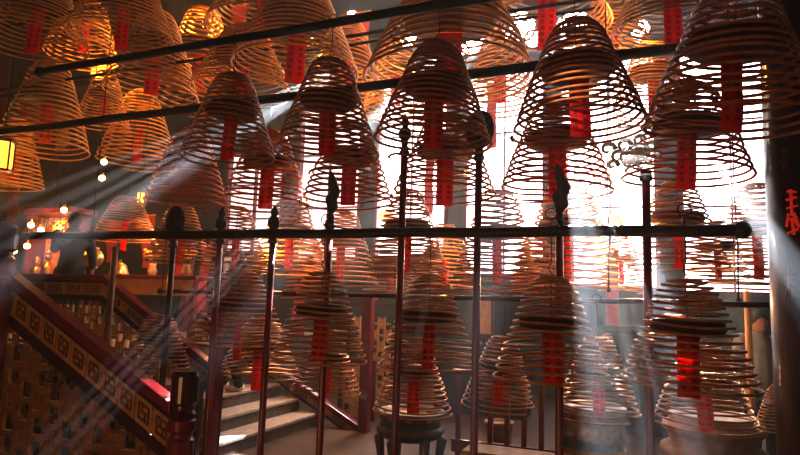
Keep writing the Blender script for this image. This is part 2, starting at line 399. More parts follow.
E_ = [(128, 197, 242, 32, 6.6, 'shadowy coil with a dull red card at far left above the rail'),
      (182, 205, 262, 32, 5.8, 'pale smoky coil behind the leftmost second-row coil'),
      (238, 208, 272, 34, 5.8, 'pale smoky coil under the second red-carded coil'),
      (292, 198, 276, 38, 5.7, 'amber hazy coil crossing the rail left of centre'),
      (343, 212, 284, 38, 6.7, 'hazy coil below the wide-trayed coil, behind the rail'),
      (392, 240, 292, 28, 7.9, 'faint far coil low behind the staff next to centre'),
      (408, 192, 276, 42, 5.7, 'reddish hazy coil to the left below the central coil'),
      (446, 225, 290, 34, 7.9, 'faint far coil directly below the central coil'),
      (498, 192, 292, 46, 5.8, 'washed-out coil in the white haze right of centre'),
      (568, 183, 286, 52, 5.7, 'large hazy coil behind the rail below the glowing red-orange coil'),
      (622, 236, 292, 24, 6.7, 'thin hazy coil in the bright gap left of the right-hand staff'),
      (676, 183, 268, 46, 5.7, 'hazy coil with an amber crown straddling the rail at right'),
      (716, 222, 280, 30, 6.7, 'hazy coil between the amber-crowned coil and the right edge'),
      (756, 186, 288, 48, 5.6, 'hazy coil against the right pillar with many pale glints'),
      (310, 238, 300, 26, 7.9, 'faint far coil between the second and third staffs left of centre'),
      (535, 236, 298, 28, 7.9, 'faint far coil in the haze behind the middle bell coil'),
      (608, 334, 374, 15, 8.6, 'tiny faint far coil between the two right-hand bell coils, low down')]
for cx, yt, yr, R, q, lb in E_:
    coil('E', cx, yt, yr, R, q, lb, meshes=LO, cw=.7)
G_ = [(42, -30, 48, 50, 4.7, 'dark coil filling the top left corner'),
      (128, -34, 44, 50, 4.7, 'dark coil cut by the top edge, second from the left corner'),
      (158, 14, 98, 45, 5.8, 'shadowy coil crossed by the near top bar, upper left'),
      (52, 62, 152, 42, 5.7, 'large dim coil hanging below the left end of the top bar'),
      (107, 72, 128, 26, 6.7, 'small amber coil lit by the lamp behind it, upper left'),
      (143, 92, 165, 38, 5.7, 'amber coil hanging below the long iron bar, upper left'),
      (204, 10, 108, 42, 6.7, 'glowing gold coil in the lamplight left of the first dark coil'),
      (246, 28, 96, 50, 5.8, 'wide orange coil rim behind the leftmost dark front coil'),
      (300, -20, 74, 62, 5.1, 'big red-amber coil above the second dark front coil'),
      (268, -46, 36, 56, 4.9, 'coil cut by the top edge above the big red-amber coil'),
      (348, 20, 112, 42, 6.7, 'gold coil in the lamplight right of the second dark coil'),
      (452, -32, 84, 84, 5.0, 'very large pale amber spiral filling the top centre'),
      (548, -46, 30, 62, 5.1, 'coil with red card cut by the top edge, left of the curled-tail coil'),
      (672, -48, 38, 60, 4.7, 'coil with red card cut by the top edge, left of the nearest coil'),
      (652, 44, 116, 40, 6.7, 'pale amber coil seen between the two right-hand dark coils'),
      (612, -10, 78, 44, 6.7, 'pale coil in the glare behind the curled-tail dark coil'),
      (500, 30, 112, 38, 7.9, 'faded coil in the glare between the third and fourth dark coils'),
      (398, 40, 118, 34, 7.9, 'faded gold coil behind the third dark coil'),
      (18, 120, 190, 30, 6.7, 'dim coil near the glowing lantern at the left edge'),
      (88, -12, 62, 34, 6.7, 'dim amber coil behind the two corner coils')]
for cx, yt, yr, R, q, lb in G_:
    top = None
    if q < 5.3: top = 4.9
    coil('G', cx, yt, yr, R, q, lb, meshes=LOG, top=top, cw=.9)
for q, nm in ((4.8, 'dark bar out of sight above the big amber spirals'),):
    bar('overhead_hanging_bar', nm, Vector((-9, q, 4.93)), Vector((2.5, q, 4.93)), .02, M['bar'])

# ------------------------------------------------------------------ ceremonial staffs
def staff_head(kind):
    bm = NB()
    if kind == 'gourd':
        lathe(bm, [(.018, 0), (.03, .02), (.022, .04), (.045, .07), (.052, .10), (.04, .135), (.02, .15), (.03, .17), (.034, .19), (.02, .215), (.008, .235), (0, .25)], 16)
    elif kind == 'blade':
        lathe(bm, [(.02, 0), (.034, .02), (.02, .05)], 12)
        pts = [(-.012, .04), (.02, .05), (.06, .10), (.05, .16), (.075, .22), (.03, .33), (-.02, .40), (-.03, .30), (-.01, .22), (-.05, .17), (-.035, .12)]
        a = [bm.verts.new((x, -.008, z)) for x, z in pts]; b = [bm.verts.new((x, .008, z)) for x, z in pts]
        bm.faces.new(a[::-1]); bm.faces.new(b)
        for k in range(len(pts)): bm.faces.new((a[k], a[(k+1) % len(pts)], b[(k+1) % len(pts)], b[k]))
    elif kind == 'cloud':
        rnd = random.Random(4)
        lathe(bm, [(.02, -.05), (.04, -.03), (.022, 0)], 12)
        for (cx, cz, r) in ((-.02, .04, .045), (-.10, .06, .055), (-.17, .10, .05), (-.23, .155, .05), (.03, .09, .05), (-.06, .13, .06), (-.13, .17, .05), (.03, .16, .035), (-.04, .20, .04), (-.20, .05, .035)):
            pts = [(cx+r*(1-.13*t)*math.cos(t), rnd.uniform(-.01, .01), cz+r*(1-.13*t)*math.sin(t)) for t in [k*.45 for k in range(13)]]
            tube(bm, pts, [.017-.0009*k for k in range(13)], 7)
        ball(bm, (-.08, 0, .10), .05, (1.6, .35, 1.1)); ball(bm, (-.02, 0, .13), .045, (1.2, .4, 1.3))
    elif kind == 'fan':
        lathe(bm, [(.018, 0), (.03, .015), (.018, .04)], 12)
        ball(bm, (0, 0, .16), .12, (.75, .12, 1.05))
        tube(bm, [(.10*math.cos(t), 0, .16+.135*math.sin(t)) for t in [PI*2*k/20 for k in range(21)]], .011, 6)
    return bm
staffs = [(110, 246, None, 'thin wooden post standing behind the stair rail at far left'),
          (168, 205, 'fan', 'dark staff with a small round fan head, rising behind the stair rail'),
          (215, 205, 'gourd', 'purple-brown staff just right of the newel post'),
          (268, 203, 'gourd', 'red-brown staff left of the coil over the steps, gourd tip above rail'),
          (325, 168, 'blade', 'red staff behind the bell coil above the steps, blade-tipped'),
          (398, 112, 'gourd', 'tall dark staff passing before the coil above the bronze censer'),
          (475, 108, 'fan', 'tall dark staff with round fan head, just right of the censer'),
          (558, 160, 'blade', 'dark red staff behind the middle bell coil'),
          (647, 150, 'cloud', 'staff topped by a silvery scrolling cloud emblem, right side')]
for k, (px, yt, kind, lb) in enumerate(staffs):
    p = W(px, 240, Q3); zt = W(px, yt, Q3).z
    x = p.x
    hl = {'gourd': .25, 'blade': .40, 'fan': .30, 'cloud': .12, None: 0}[kind]
    yoff = .067
    t = thing('ceremonial_staff', lb, 'staff', (x, Q3+yoff, 0), 'ceremonial staffs standing in the rack')
    bm = NB(); r = .027 if kind else .03
    L = zt-hl
    lathe(bm, [(0, 0), (r*1.3, 0), (r*1.3, .05), (r, .06), (r, L*.5), (r*.95, L), (0, L)], 12)
    obj('shaft', bm, M['pot'] if k == 0 else M['lacquer'] if k > 1 else M['lacquer_dark'], t, smooth=True)
    if kind:
        bm = NB(); lathe(bm, [(r, 0), (r*1.5, .01), (r*1.5, .03), (r*1.1, .04), (r*1.4, .06), (r, .07)], 12); obj('collar', bm, M['dark_head'], t, smooth=True, loc=(0, 0, L-.07))
        h = obj('head', staff_head(kind), M['silver'] if kind == 'cloud' else M['dark_head'], t, smooth=(kind != 'blade'), loc=(0, 0, L))
        if kind != 'cloud': h.scale = (1, 1, 1)
# thick red square posts further back
for px, y0, y1, w, q, lb in ((222, 262, 500, 10, 4.62, 'square purple-red post standing between the first staffs'), (369, 300, 470, 10, 6.95, 'square red newel post at the foot of the far stair rail'),
                             (190, 245, 330, 8, 8.2, 'red square column beside the altar, behind the left coils')):
    p = W(px, y0, q); Z = depth(p); hw = w*Z/FPX/2
    t = thing('wooden_post', lb, 'post', (p.x, q, 0))
    bm = NB(); box(bm, -hw, hw, -hw, hw, 0, p.z); obj('shaft', bm, M['lacquer'], t, bevel=.01)
    bm = NB(); box(bm, -hw*1.4, hw*1.4, -hw*1.4, hw*1.4, p.z, p.z+.05); obj('cap', bm, M['lacquer'], t, bevel=.01)
# thin black cords hanging from above
for px, y0, y1, q, lb in ((100, 150, 240, 5.3, 'thin black cord with two bulbs hanging at far left'), (606, 0, 290, 5.25, 'thin black cord hanging through the bright gap right of centre'), (730, 60, 300, 5.25, 'thin black cord hanging near the right pillar')):
    a, b = W(px, y0, q), W(px+(-4 if px < 200 else 1), y1, q)
    bm = NB(); top = 4.93; n = 8
    tube(bm, [(a.x+.006*math.sin(j*2), q, top+(b.z-top)*j/n) for j in range(n+1)], .006, 6)
    ball(bm, (a.x, q, b.z), .018)
    tag(obj('power_cable', bm, M['wire'], smooth=True), lb, 'cord')

# ------------------------------------------------------------------ banisters
def fret_units(bm, x0, x1, z0, zmax, y0, y1, s=.20, t=None, zmin=0):
    """interlocking rectangular fret: rings on a brick grid tied by short bars"""
    nx = int((x1-x0)/s)+2; row = 0; z = z0; t = t or s*.15
    while z < 3:
        off = (row % 2)*s*.5
        for i in range(-1, nx):
            cx = x0+off+i*s
            if cx-s*.45 < x0 or cx+s*.45 > x1: continue
            if z+s*.42 > zmax(cx) : continue
            w, h = s*.30, s*.36
            for (a, b, c, d) in ((-w, -w+t, -h, h), (w-t, w, -h, h), (-w+t, w-t, h-t, h), (-w+t, w-t, -h, -h+t), (-t*.4, t*.4, -h*.5, h*.5),
                                 (w, s-w, -t/2, t/2), (-w, -w+t, h, s*.84-h), (w-t, w, h, s*.84-h)):
                box(bm, cx+a, cx+b, y0, y1, z+c, z+d)
        z += s*.84; row += 1
def banister(label, q, line, x0, x1, band, lat, th=.035, latz=0., s=.2, npan=8, post=None, flatx=None, mlat='lattice', name='stair_banister'):
    """line(x) gives the top of the cap"""
    t = thing(name, label, 'banister', (0, 0, 0))
    c, g0, g1, fr = band  # cap depth, gilt band top and bottom offsets, lower frame bottom
    segs = [(x0, x1)] if flatx is None else [(x0, flatx), (flatx, x1)]
    bm = NB()
    for a, b in segs: shear(bm, a, b, q-th*1.5, q+th*1.5, -c, 0, line)
    obj('handrail', bm, M['lacquer'], t, bevel=.008)
    bm = NB()
    for a, b in segs:
        shear(bm, a, b, q-th, q+th, -g0, -c, line); shear(bm, a, b, q-th, q+th, -fr, -g1, line)
    obj('frame', bm, M['lacquer_dark'], t, bevel=.005)
    for a, b in segs:
        n = max(1, round(npan*(b-a)/(x1-x0)))
        for i in range(n):
            xa, xb = a+(b-a)*i/n, a+(b-a)*(i+1)/n; L = xb-xa
            bm = NB(); shear(bm, xa, xb-.012, q-th*.6, q+th*.6, -g1, -g0, line); pn = obj('gilt_panel', bm, M['gold_panel'], t)
            bm = NB(); hh = g1-g0; zc = -(g0+g1)/2
            def st_(u0, u1, v0, v1): shear(bm, xa+L*u0, xa+L*u1, q-th*.85, q-th*.6+.002, zc+hh*v0, zc+hh*v1, line)
            # fret scroll sign in relief
            st_(.2, .26, -.3, .3); st_(.26, .46, .22, .3); st_(.40, .46, -.05, .22); st_(.26, .40, -.05, .03)
            st_(.74, .8, -.3, .3); st_(.54, .74, -.3, -.22); st_(.54, .60, -.22, .05); st_(.60, .74, -.03, .05); st_(.46, .54, -.03, .03); st_(.3, .5, -.3, -.22); st_(.5, .7, .22, .3)
            obj('fret_relief', bm, M['relief'], pn)
    bm = NB(); fret_units(bm, x0, x1, latz+.08, lambda x: line(x)-(g1 if flatx is None else fr*.8), q-.016, q+.016, s=s)
    obj('lattice', bm, M[mlat], t)
    if lat:
        bm = NB()
        for a, b in segs:
            v = [bm.verts.new(p) for p in ((a, q+.03, latz), (b, q+.03, latz), (b, q+.03, line(b)-fr*.9), (a, q+.03, line(a)-fr*.9))]
            bm.faces.new(v)
        obj('backing_board', bm, M['lattice_back'], t)
    return t
# near banister
QA = 3.1
pa, pb = W(0, 262, QA), W(173, 400, QA)
mA = (pb.z-pa.z)/(pb.x-pa.x)
lineA = lambda x: pb.z+mA*(x-pb.x)
xe = W(176, 400, QA).x
banister('near stair banister with gilt fret panels over brown lattice, lower left corner', QA, lineA, pa.x-1.0, xe, (.075, .11, .29, .37), False, s=.29, npan=18, latz=0.)
def newel(px, q, ytop, w, label, hb=None, base=0):
    p = W(px, ytop, q); Z = depth(p); r = w*Z/FPX/2
    t = thing('newel_post', label, 'post', (p.x, q, base)); zt = p.z-base
    bm = NB(); lathe(bm, [(0, 0), (r*.98, 0), (r*.98, zt-.42), (r*.8, zt-.40), (r*.8, zt-.38), (r, zt-.36), (r, zt-.30), (r*.82, zt-.29), (0, zt-.29)], 24); obj('shaft', bm, M['lacquer'], t, smooth=False)
    bm = NB(); lathe(bm, [(0, zt-.29), (r*.85, zt-.29), (r*.95, zt-.26), (r*.78, zt-.235), (r*.78, zt-.21), (r*.98, zt-.19), (r*.98, zt-.03), (r*.85, zt), (0, zt+.005)], 24); obj('finial', bm, M['lacquer_dark'], t, smooth=False)
    return t
newel(186, QA, 371, 27, 'dark red turned newel post where the near banister ends')
newel(3, 3.0, 224, 30, 'dark turned newel post top at the left picture edge')
# far-side banister of the landing and flight (B)
pc, pd = W(106, 275, 4.85), W(199, 352, 4.85)
mB = (pd.z-pc.z)/(pd.x-pc.x)
QBn = 4.85
lineB = lambda x: pc.z if x <= pc.x else pc.z+mB*(x-pc.x)
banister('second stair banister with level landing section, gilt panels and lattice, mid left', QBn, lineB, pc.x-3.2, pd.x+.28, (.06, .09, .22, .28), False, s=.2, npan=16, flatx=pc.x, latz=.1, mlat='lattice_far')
# far flight rail (C)
pe, pg = W(325, 400, SQ1), W(363, 426, SQ1)
mC = -.5
lineC = lambda x: pe.z+mC*(x-pe.x)
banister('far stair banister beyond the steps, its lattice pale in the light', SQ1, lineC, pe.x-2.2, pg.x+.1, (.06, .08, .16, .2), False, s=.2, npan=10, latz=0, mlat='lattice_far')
# pale lattice screens further back
for (px, y0, y1, w, q, lb) in ((374, 306, 420, 44, 8.2, 'tall pale gold lattice screen behind the far banister'), (210, 385, 470, 16, 4.72, 'narrow lattice strip between newel post and square post'),
                               (358, 362, 420, 30, 7.6, 'low pale lattice panel above the far stair rail')):
    a, b = W(px-w/2, y0, q), W(px+w/2, y0, q)
    t = thing('lattice_screen', lb, 'screen', (0, 0, 0))
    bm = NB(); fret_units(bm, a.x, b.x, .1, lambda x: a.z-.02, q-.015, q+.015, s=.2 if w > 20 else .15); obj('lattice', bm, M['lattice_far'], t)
    bm = NB(); box(bm, a.x-.04, a.x, q-.03, q+.03, 0, a.z); box(bm, b.x, b.x+.04, q-.03, q+.03, 0, a.z); box(bm, a.x-.04, b.x+.04, q-.03, q+.03, a.z, a.z+.05); obj('frame', bm, M['lacquer_dark'], t)

# ------------------------------------------------------------------ pillar with inscription
pp = W(819, 230, 4.3)
t = thing('round_pillar', 'massive dark lacquered pillar at the right edge with a glowing red carved character', 'pillar', (pp.x, 4.3, 0))
bm = NB(); lathe(bm, [(.30, 0), (.30, .2), (.27, .25), (.27, H), (0, H)], 48); obj('shaft', bm, M['pillar'], t, smooth=True)
M['red_paint_glow'] = mat('red_paint_glow', (.8, .05, .02), (.9, .12, .04), rough=.35, scale=12, emis=(.9, .05, .02), es=.25)  # slight emission put in, as if light caught the carving
def on_pillar(u, z, out=.272):
    a = math.atan2(-pp.y, -pp.x)+u/.27
    return (out*math.cos(a), out*math.sin(a), z)
bm = NB(); zc = W(781, 212, 4.05).z; u0 = -.13
for (ua, za, ub, zb, r) in ((-.02, .13, .03, .12, .008), (-.03, .08, .03, .09, .008), (0, .14, 0, -.02, .009), (-.03, .03, .035, .04, .007), (-.02, 0, -.035, -.08, .008), (.01, 0, .035, -.09, .01), (-.03, -.04, .03, -.03, .007), (0, -.03, .005, -.13, .009), (-.03, -.12, .03, -.10, .008)):
    tube(bm, [on_pillar(u0+ua+(ub-ua)*k/4, zc+za+(zb-za)*k/4) for k in range(5)], r, 6)
obj('carved_character', bm, M['red_paint_glow'], t, smooth=True)
for k, zz in enumerate((.32, -.42)):
    bm = NB()
    for (ua, za, ub, zb, r) in ((-.03, .06, .03, .06, .006), (0, .09, 0, -.07, .007), (-.03, 0, .03, .01, .006), (-.01, -.02, -.035, -.08, .006), (.01, -.02, .035, -.08, .006)):
        tube(bm, [on_pillar(u0-.03+ua+(ub-ua)*j/4, zc+zz+za+(zb-za)*j/4) for j in range(5)], r, 6)
    o = obj('carved_character', bm, M['lacquer'], t, smooth=True)

# ------------------------------------------------------------------ things on the floor
def vessel(name, label, cat, px, ytop, w, q, prof_, m, parts=(), n=32):
    """prof_ given in fractions: radius of half width, height in metres from top downwards"""
    p = W(px, ytop, q); Z = depth(p); r = w*Z/FPX/2
    t = thing(name, label, cat, (p.x, q, 0))
    bm = NB(); lathe(bm, [(a*r, p.z+b) for a, b in prof_], n); obj('body', bm, m, t, smooth=True)
    return t, r, p.z
# bronze censer on legs
t, r, z = vessel('bronze_censer', 'round bronze censer with green band on dark legs, bottom centre', 'incense burner', 411, 410, 68, 5.6,
    [(0, -.05), (.85, -.05), (.9, 0), (1.0, .0), (1.03, -.02), (.93, -.05), (.86, -.10), (.86, -.14), (.98, -.16), (1.0, -.19), (.9, -.21), (.8, -.25), (.5, -.28), (0, -.29)], M['bronze'])
bm = NB(); lathe(bm, [(r*.865, z-.10), (r*.885, z-.10), (r*.885, z-.14), (r*.865, z-.14), (r*.865, z-.10)], 32); obj('green_band', bm, M['green'], t)
for k in range(6):
    a = k*PI/3+.3
    bm = NB(); tube(bm, [(r*.78*math.cos(a), r*.78*math.sin(a), z-.22), (r*.92*math.cos(a), r*.92*math.sin(a), z-.27), (r*.84*math.cos(a), r*.84*math.sin(a), .12), (r*.95*math.cos(a), r*.95*math.sin(a), 0)], [.04, .05, .035, .05], 8); obj('leg', bm, M['bronze'], t, smooth=True)
for k in range(10):
    a = k*PI/5
    bm = NB(); ball(bm, (r*.87*math.cos(a), r*.87*math.sin(a), z-.05), .035, (1, 1, .8)); obj('stud', bm, M['tan'], t, smooth=True)
# grey urn
t, r, z = vessel('pewter_urn', 'tall grey pewter urn with ribbed bands, below the sparkling coil', 'urn', 592, 405, 66, 5.9,
    [(0, -.03), (.92, -.03), (.95, 0), (1, 0), (1, -.04), (.93, -.07), (.93, -.22), (.97, -.24), (.97, -.28), (.92, -.30), (.92, -.52), (1, -.56), (1, -.62), (.85, -.66), (.85, -1.0), (0, -1.0)], M['pewter'])
bm = NB(); lathe(bm, [(r*.93, z-.36), (r*.96, z-.36), (r*.96, z-.42), (r*.93, z-.42), (r*.93, z-.36)], 32); obj('gilt_band', bm, M['brass'], t)
# tiered tan urn
t, r, z = vessel('tiered_urn', 'wide tan tiered urn at bottom right under the sunlit coil', 'urn', 712, 414, 92, 5.5,
    [(0, -.02), (.7, -.02), (.86, 0), (.9, -.02), (.86, -.06), (1, -.08), (1.02, -.12), (.9, -.16), (.86, -.22), (1.05, -.26), (1.08, -.31), (.95, -.36), (.8, -.55), (.85, -.9), (0, -.9)], M['tan'])
# brown pot on stand
t, r, z = vessel('clay_pot', 'small brown clay pot behind the low red railing', 'pot', 499, 421, 28, 6.3,
    [(0, -.02), (.9, -.02), (.95, 0), (1.05, 0), (1.05, -.04), (.92, -.06), (.82, -.26), (0, -.26)], M['pot'])
bm = NB(); box(bm, -r*1.6, r*1.6, -r*1.4, r*1.4, 0, z-.262); t2 = tag(obj('pot_plinth', bm, M['riser'], bevel=.01), 'dark stone plinth carrying the brown clay pot', 'plinth'); t2.location = t.location
# low red railing
pr0, pr1 = W(452, 440, 5.75), W(566, 448, 5.75)
t = thing('low_railing', 'low dark red railing with upright bars, bottom centre', 'railing', ((pr0.x+pr1.x)/2, 5.75, 0))
hx = (pr1.x-pr0.x)/2; zt = W(500, 372, 5.75).z
bm = NB(); box(bm, -hx, hx, -.03, .03, pr0.z-.10, pr0.z+.02); obj('lower_rail', bm, M['lacquer'], t, bevel=.008)
bm = NB(); box(bm, -hx, hx, -.03, .03, zt-.05, zt); obj('upper_rail', bm, M['lacquer_dark'], t, bevel=.008)
for k in range(7):
    x = -hx+.06+(2*hx-.12)*k/6
    bm = NB(); box(bm, x-.022, x+.022, -.022, .022, 0 if k in (0, 6) else pr0.z, zt-.05); obj('baluster', bm, M['lacquer'], t)
# low wooden bench/plank in front
pk0 = W(545, 453, 5.3)
t = thing('wooden_bench', 'tan wooden bench top along the bottom edge before the red railing', 'bench', (pk0.x+.1, 5.2, 0))
bm = NB(); box(bm, -.75, .75, -.16, .16, pk0.z-.05, pk0.z); obj('seat', bm, M['tan'], t, bevel=.01)
for sx in (-.65, .65):
    for sy in (-.11, .11):
        bm = NB(); box(bm, sx-.03, sx+.03, sy-.03, sy+.03, 0, pk0.z-.05); obj('leg', bm, M['pot'], t)
# varnished pole on the right
p = W(747, 292, 6.4)
bm = NB(); r = .03
lathe(bm, [(0, 0), (r*1.6, 0), (r*1.6, .04), (r, .06), (r, p.z), (0, p.z+.02)], 12); o = obj('varnished_pole', bm, M['pole'], smooth=True); o.location = (p.x, 6.4, 0)
tag(o, 'slim orange-brown varnished pole near the right pillar', 'pole')
# cabinets / dark furniture across the back at the right
for (px, w, yt, q, lb) in ((640, 70, 330, 8.6, 'dark blue-grey cupboard behind the right-hand staff'), (480, 90, 345, 8.8, 'dark cupboard behind the low red railing')):
    a, b = W(px-w/2, yt, q), W(px+w/2, yt, q)
    t = thing('wooden_cupboard', lb, 'cupboard', ((a.x+b.x)/2, q, 0)); hx = (b.x-a.x)/2
    bm = NB(); box(bm, -hx, hx, -.02, .5, 0, a.z); box(bm, -hx-.05, hx+.05, -.07, .55, a.z, a.z+.06); obj('carcass', bm, M['wall'], t, bevel=.01)
    for s in (-1, 1):
        bm = NB(); x0, x1 = (-hx+.03, -.01) if s < 0 else (.01, hx-.03); box(bm, x0, x1, -.05, -.021, .1, a.z-.05); d = obj('door', bm, M['lattice_back'], t, bevel=.008)
        bm = NB(); ball(bm, (s*.06, -.07, a.z*.55), .02); obj('knob', bm, M['brass'], d, smooth=True)

# ------------------------------------------------------------------ altar side (left)
# altar cabinet glowing red and gold behind the person
pz = LAND+.03
def on_land(px, q, y=300): return W(px, y, q).x
x0, x1 = on_land(18, 8.2), on_land(62, 8.2)
t = thing('altar_cabinet', 'red and gold altar cabinet glowing behind the standing person', 'altar', ((x0+x1)/2, 8.4, pz))
hw = (x1-x0)/2; ht = W(40, 214, 8.2).z-pz
bm = NB(); box(bm, -hw, hw, .25, .3, 0, ht); box(bm, -hw, -hw+.08, -.2, .3, 0, ht); box(bm, hw-.08, hw, -.2, .3, 0, ht); box(bm, -hw-.08, hw+.08, -.25, .35, ht, ht+.12)
box(bm, -hw, hw, -.25, .3, 0, .75); obj('carcass', bm, M['lacquer'], t, bevel=.01)
M['altar_glow'] = emit('altar_lining_glow', (.55, .09, .03), (1., .30, .08), .9, scale=9)  # emission stands in for lamplight on the red lining
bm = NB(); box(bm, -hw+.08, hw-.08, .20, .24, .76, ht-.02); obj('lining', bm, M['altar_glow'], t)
bm = NB(); fret_units(bm, -hw+.08, hw-.08, ht-.42, lambda x: ht, -.2, -.17, s=.16); obj('gilt_fretwork', bm, M['brass'], t)
for k in range(3):
    s = thing('altar_statue', 'small gilded figure seated in the altar cabinet, %s' % ('left', 'middle and tallest', 'right')[k], 'statue', (t.location.x+(-.45, 0, .45)[k]*hw*1.2, 8.3, pz+.75), 'gilded figures in the altar cabinet')
    sc = 1.25 if k == 1 else 1.
    bm = NB(); lathe(bm, [(0, 0), (.13*sc, 0), (.15*sc, .06), (.10*sc, .12), (.11*sc, .2), (.09*sc, .3), (.04*sc, .36*sc), (0, .37*sc)], 16); obj('robe', bm, M['brass'], s, smooth=True)
    bm = NB(); ball(bm, (0, 0, .42*sc), .06*sc); lathe(bm, [(.05*sc, .45*sc), (.07*sc, .47*sc), (.03*sc, .53*sc), (0, .56*sc)], 12); obj('head', bm, M['brass'], s, smooth=True)
# red hanging drapes on the far left
for k, (px, y0, y1, w) in enumerate(((6, 60, 225, 18), (28, 75, 222, 12))):
    a = W(px, y0, 8.9); b = W(px, y1, 8.9); w_ = w*depth(a)/FPX
    bm = NB(); n = 14; top = [(-w_/2+w_*j/n, .04*math.sin(j*2.2)) for j in range(n+1)]
    up = [bm.verts.new((x, y, a.z)) for x, y in top]; dn = [bm.verts.new((x, y*1.4, b.z)) for x, y in top]
    for j in range(n): bm.faces.new((up[j], up[j+1], dn[j+1], dn[j]))
    o = obj('hanging_drape', bm, M['red_cloth'], smooth=True); o.location = (a.x, 8.9, 0)
    tag(o, ('dark red pleated drape at the left picture edge', 'narrow dark red drape right of the edge drape')[k], 'drape')
# altar table with offerings (between x 100 and 200)
q = 7.4
x0, x1 = W(108, 275, q).x, W(212, 275, q).x
zt = W(150, 276, q).z
t = thing('altar_table', 'long red offering table on the landing behind the left coils', 'table', ((x0+x1)/2, q, pz)); hw = (x1-x0)/2; h = zt-pz
bm = NB(); box(bm, -hw, hw, -.35, .35, h-.06, h); obj('table_top', bm, M['lacquer'], t, bevel=.01)
bm = NB(); box(bm, -hw+.05, hw-.05, -.33, -.30, h-.30, h-.06); obj('apron', bm, M['gold_panel'], t)
for sx in (-1, 1):
    for sy in (-1, 1):
        bm = NB(); box(bm, sx*(hw-.08)-.04, sx*(hw-.08)+.04, sy*.28-.04, sy*.28+.04, 0, h-.06); obj('leg', bm, M['lacquer'], t)
p = W(124, 273, q); bm = NB()
b = thing('brass_bell', 'pale gold bell-shaped vessel standing on the offering table, left end', 'bell', (p.x, q-.1, zt))
lathe(bm, [(0, .02), (.13, .02), (.15, 0), (.16, .02), (.13, .08), (.11, .16), (.07, .2), (0, .21)], 20); obj('body', bm, M['brass'], b, smooth=True)
bm = NB(); tube(bm, [(.03*math.cos(a), 0, .22+.03*math.sin(a)) for a in [PI*2*k/10 for k in range(11)]], .008, 6); obj('loop', bm, M['brass'], b, smooth=True)
for k, (px, lb) in enumerate(((152, 'middle of the offering table'), (186, 'right end of the offering table'))):
    p = W(px, 273, q)
    f = thing('flower_vase', 'small vase of orange flowers at the '+lb, 'vase', (p.x, q, zt), 'flower vases on the offering table')
    bm = NB(); lathe(bm, [(0, 0), (.05, 0), (.08, .08), (.05, .16), (.065, .2), (0, .19)], 16); obj('body', bm, M['tan'], f, smooth=True)
    rnd = random.Random(k); bm = NB(); b2 = NB()
    for j in range(14):
        a, rr, zz = rnd.uniform(0, 6.28), rnd.uniform(.02, .14), rnd.uniform(.27, .42)
        tube(bm, [(0, 0, .18), (rr*.6*math.cos(a), rr*.6*math.sin(a), zz*.75), (rr*math.cos(a), rr*math.sin(a), zz)], .006, 5)
        ball(bm, (rr*.8*math.cos(a+1), rr*.8*math.sin(a+1), zz-.05), .03, (1, .5, .6), 6); ball(b2, (rr*math.cos(a), rr*math.sin(a), zz), .035, (1, 1, .7), 8)
    obj('stems', bm, M['leaf'], f); obj('blossoms', b2, M['flower'], f, smooth=True)
for px, y0, y1, w, q_, lb in ((484, 300, 334, 16, 8.7, 'pale framed paper notice above the low red railing'), (66, 100, 150, 16, 9.2, 'dim gold framed plaque on the dark wall at far left')):
    a_, b_ = W(px, y0, q_), W(px, y1, q_); hw_ = w*depth(a_)/FPX/2; hh_ = (a_.z-b_.z)/2
    n_ = thing('framed_notice', lb, 'notice', (a_.x, YB-.04 if 0 else q_, (a_.z+b_.z)/2))
    bm = NB(); box(bm, -hw_, hw_, 0, .02, -hh_, hh_); obj('paper', bm, M['tan'], n_)
    bm = NB()
    for (xa, xb, za, zb) in ((-hw_-.03, -hw_, -hh_-.03, hh_+.03), (hw_, hw_+.03, -hh_-.03, hh_+.03), (-hw_, hw_, hh_, hh_+.03), (-hw_, hw_, -hh_-.03, -hh_)): box(bm, xa, xb, -.02, .03, za, zb)
    box(bm, -.02, .02, .031, .05, -(n_.location.z) , hh_)
    obj('frame', bm, M['lacquer_dark'], n_)
# red hanging banners behind the table, and pink banners before the windows
def banner(px, y0, y1, w, q, m, lb, fr=True):
    a, b = W(px, y0, q), W(px, y1, q); w_ = w*depth(a)/FPX/2
    t = thing('hanging_banner', lb, 'banner', (a.x, q, 0), 'cloth banners hung in the hall')
    bm = NB(); n = 10; rows = [[bm.verts.new((x, .03*math.sin(j*.9+x*3), a.z+(b.z-a.z)*j/n)) for x in (-w_, -w_/3, w_/3, w_)] for j in range(n+1)]
    for r1, r2 in zip(rows, rows[1:]):
        for k in range(3): bm.faces.new((r1[k], r1[k+1], r2[k+1], r2[k]))
    obj('cloth', bm, m, t, smooth=True)
    bm = NB(); tube(bm, [(-w_*1.1, 0, a.z), (w_*1.1, 0, a.z)], .015, 8); obj('hanging_rod', bm, M['pole'], t, smooth=True)
banner(115, 205, 262, 13, 8.6, M['red_cloth'], 'red banner right of the standing person, over the bell')
banner(150, 215, 268, 12, 8.8, M['red_cloth'], 'red banner above the middle flower vase')
banner(178, 240, 275, 14, 9.0, M['red_cloth'], 'red banner above the right-hand flower vase')
banner(206, 245, 330, 12, 9.2, M['pink_cloth'], 'deep pink banner behind the purple-red square post')
banner(362, 12, 56, 18, 9.6, M['pink_cloth'], 'magenta banner in the glare left of the big amber spiral')
banner(492, 84, 148, 10, 9.6, M['pink_cloth'], 'pink banner before the bright window right of centre')
banner(430, 150, 215, 9, 9.8, M['pink_cloth'], 'pale pink banner before the window behind the central coil')
banner(240, 5, 40, 20, 9.4, M['red_cloth'], 'bright red banner high left in the lamplight')
banner(612, 250, 330, 12, 9.4, M['red_cloth'], 'red banner low behind the rail right of centre')
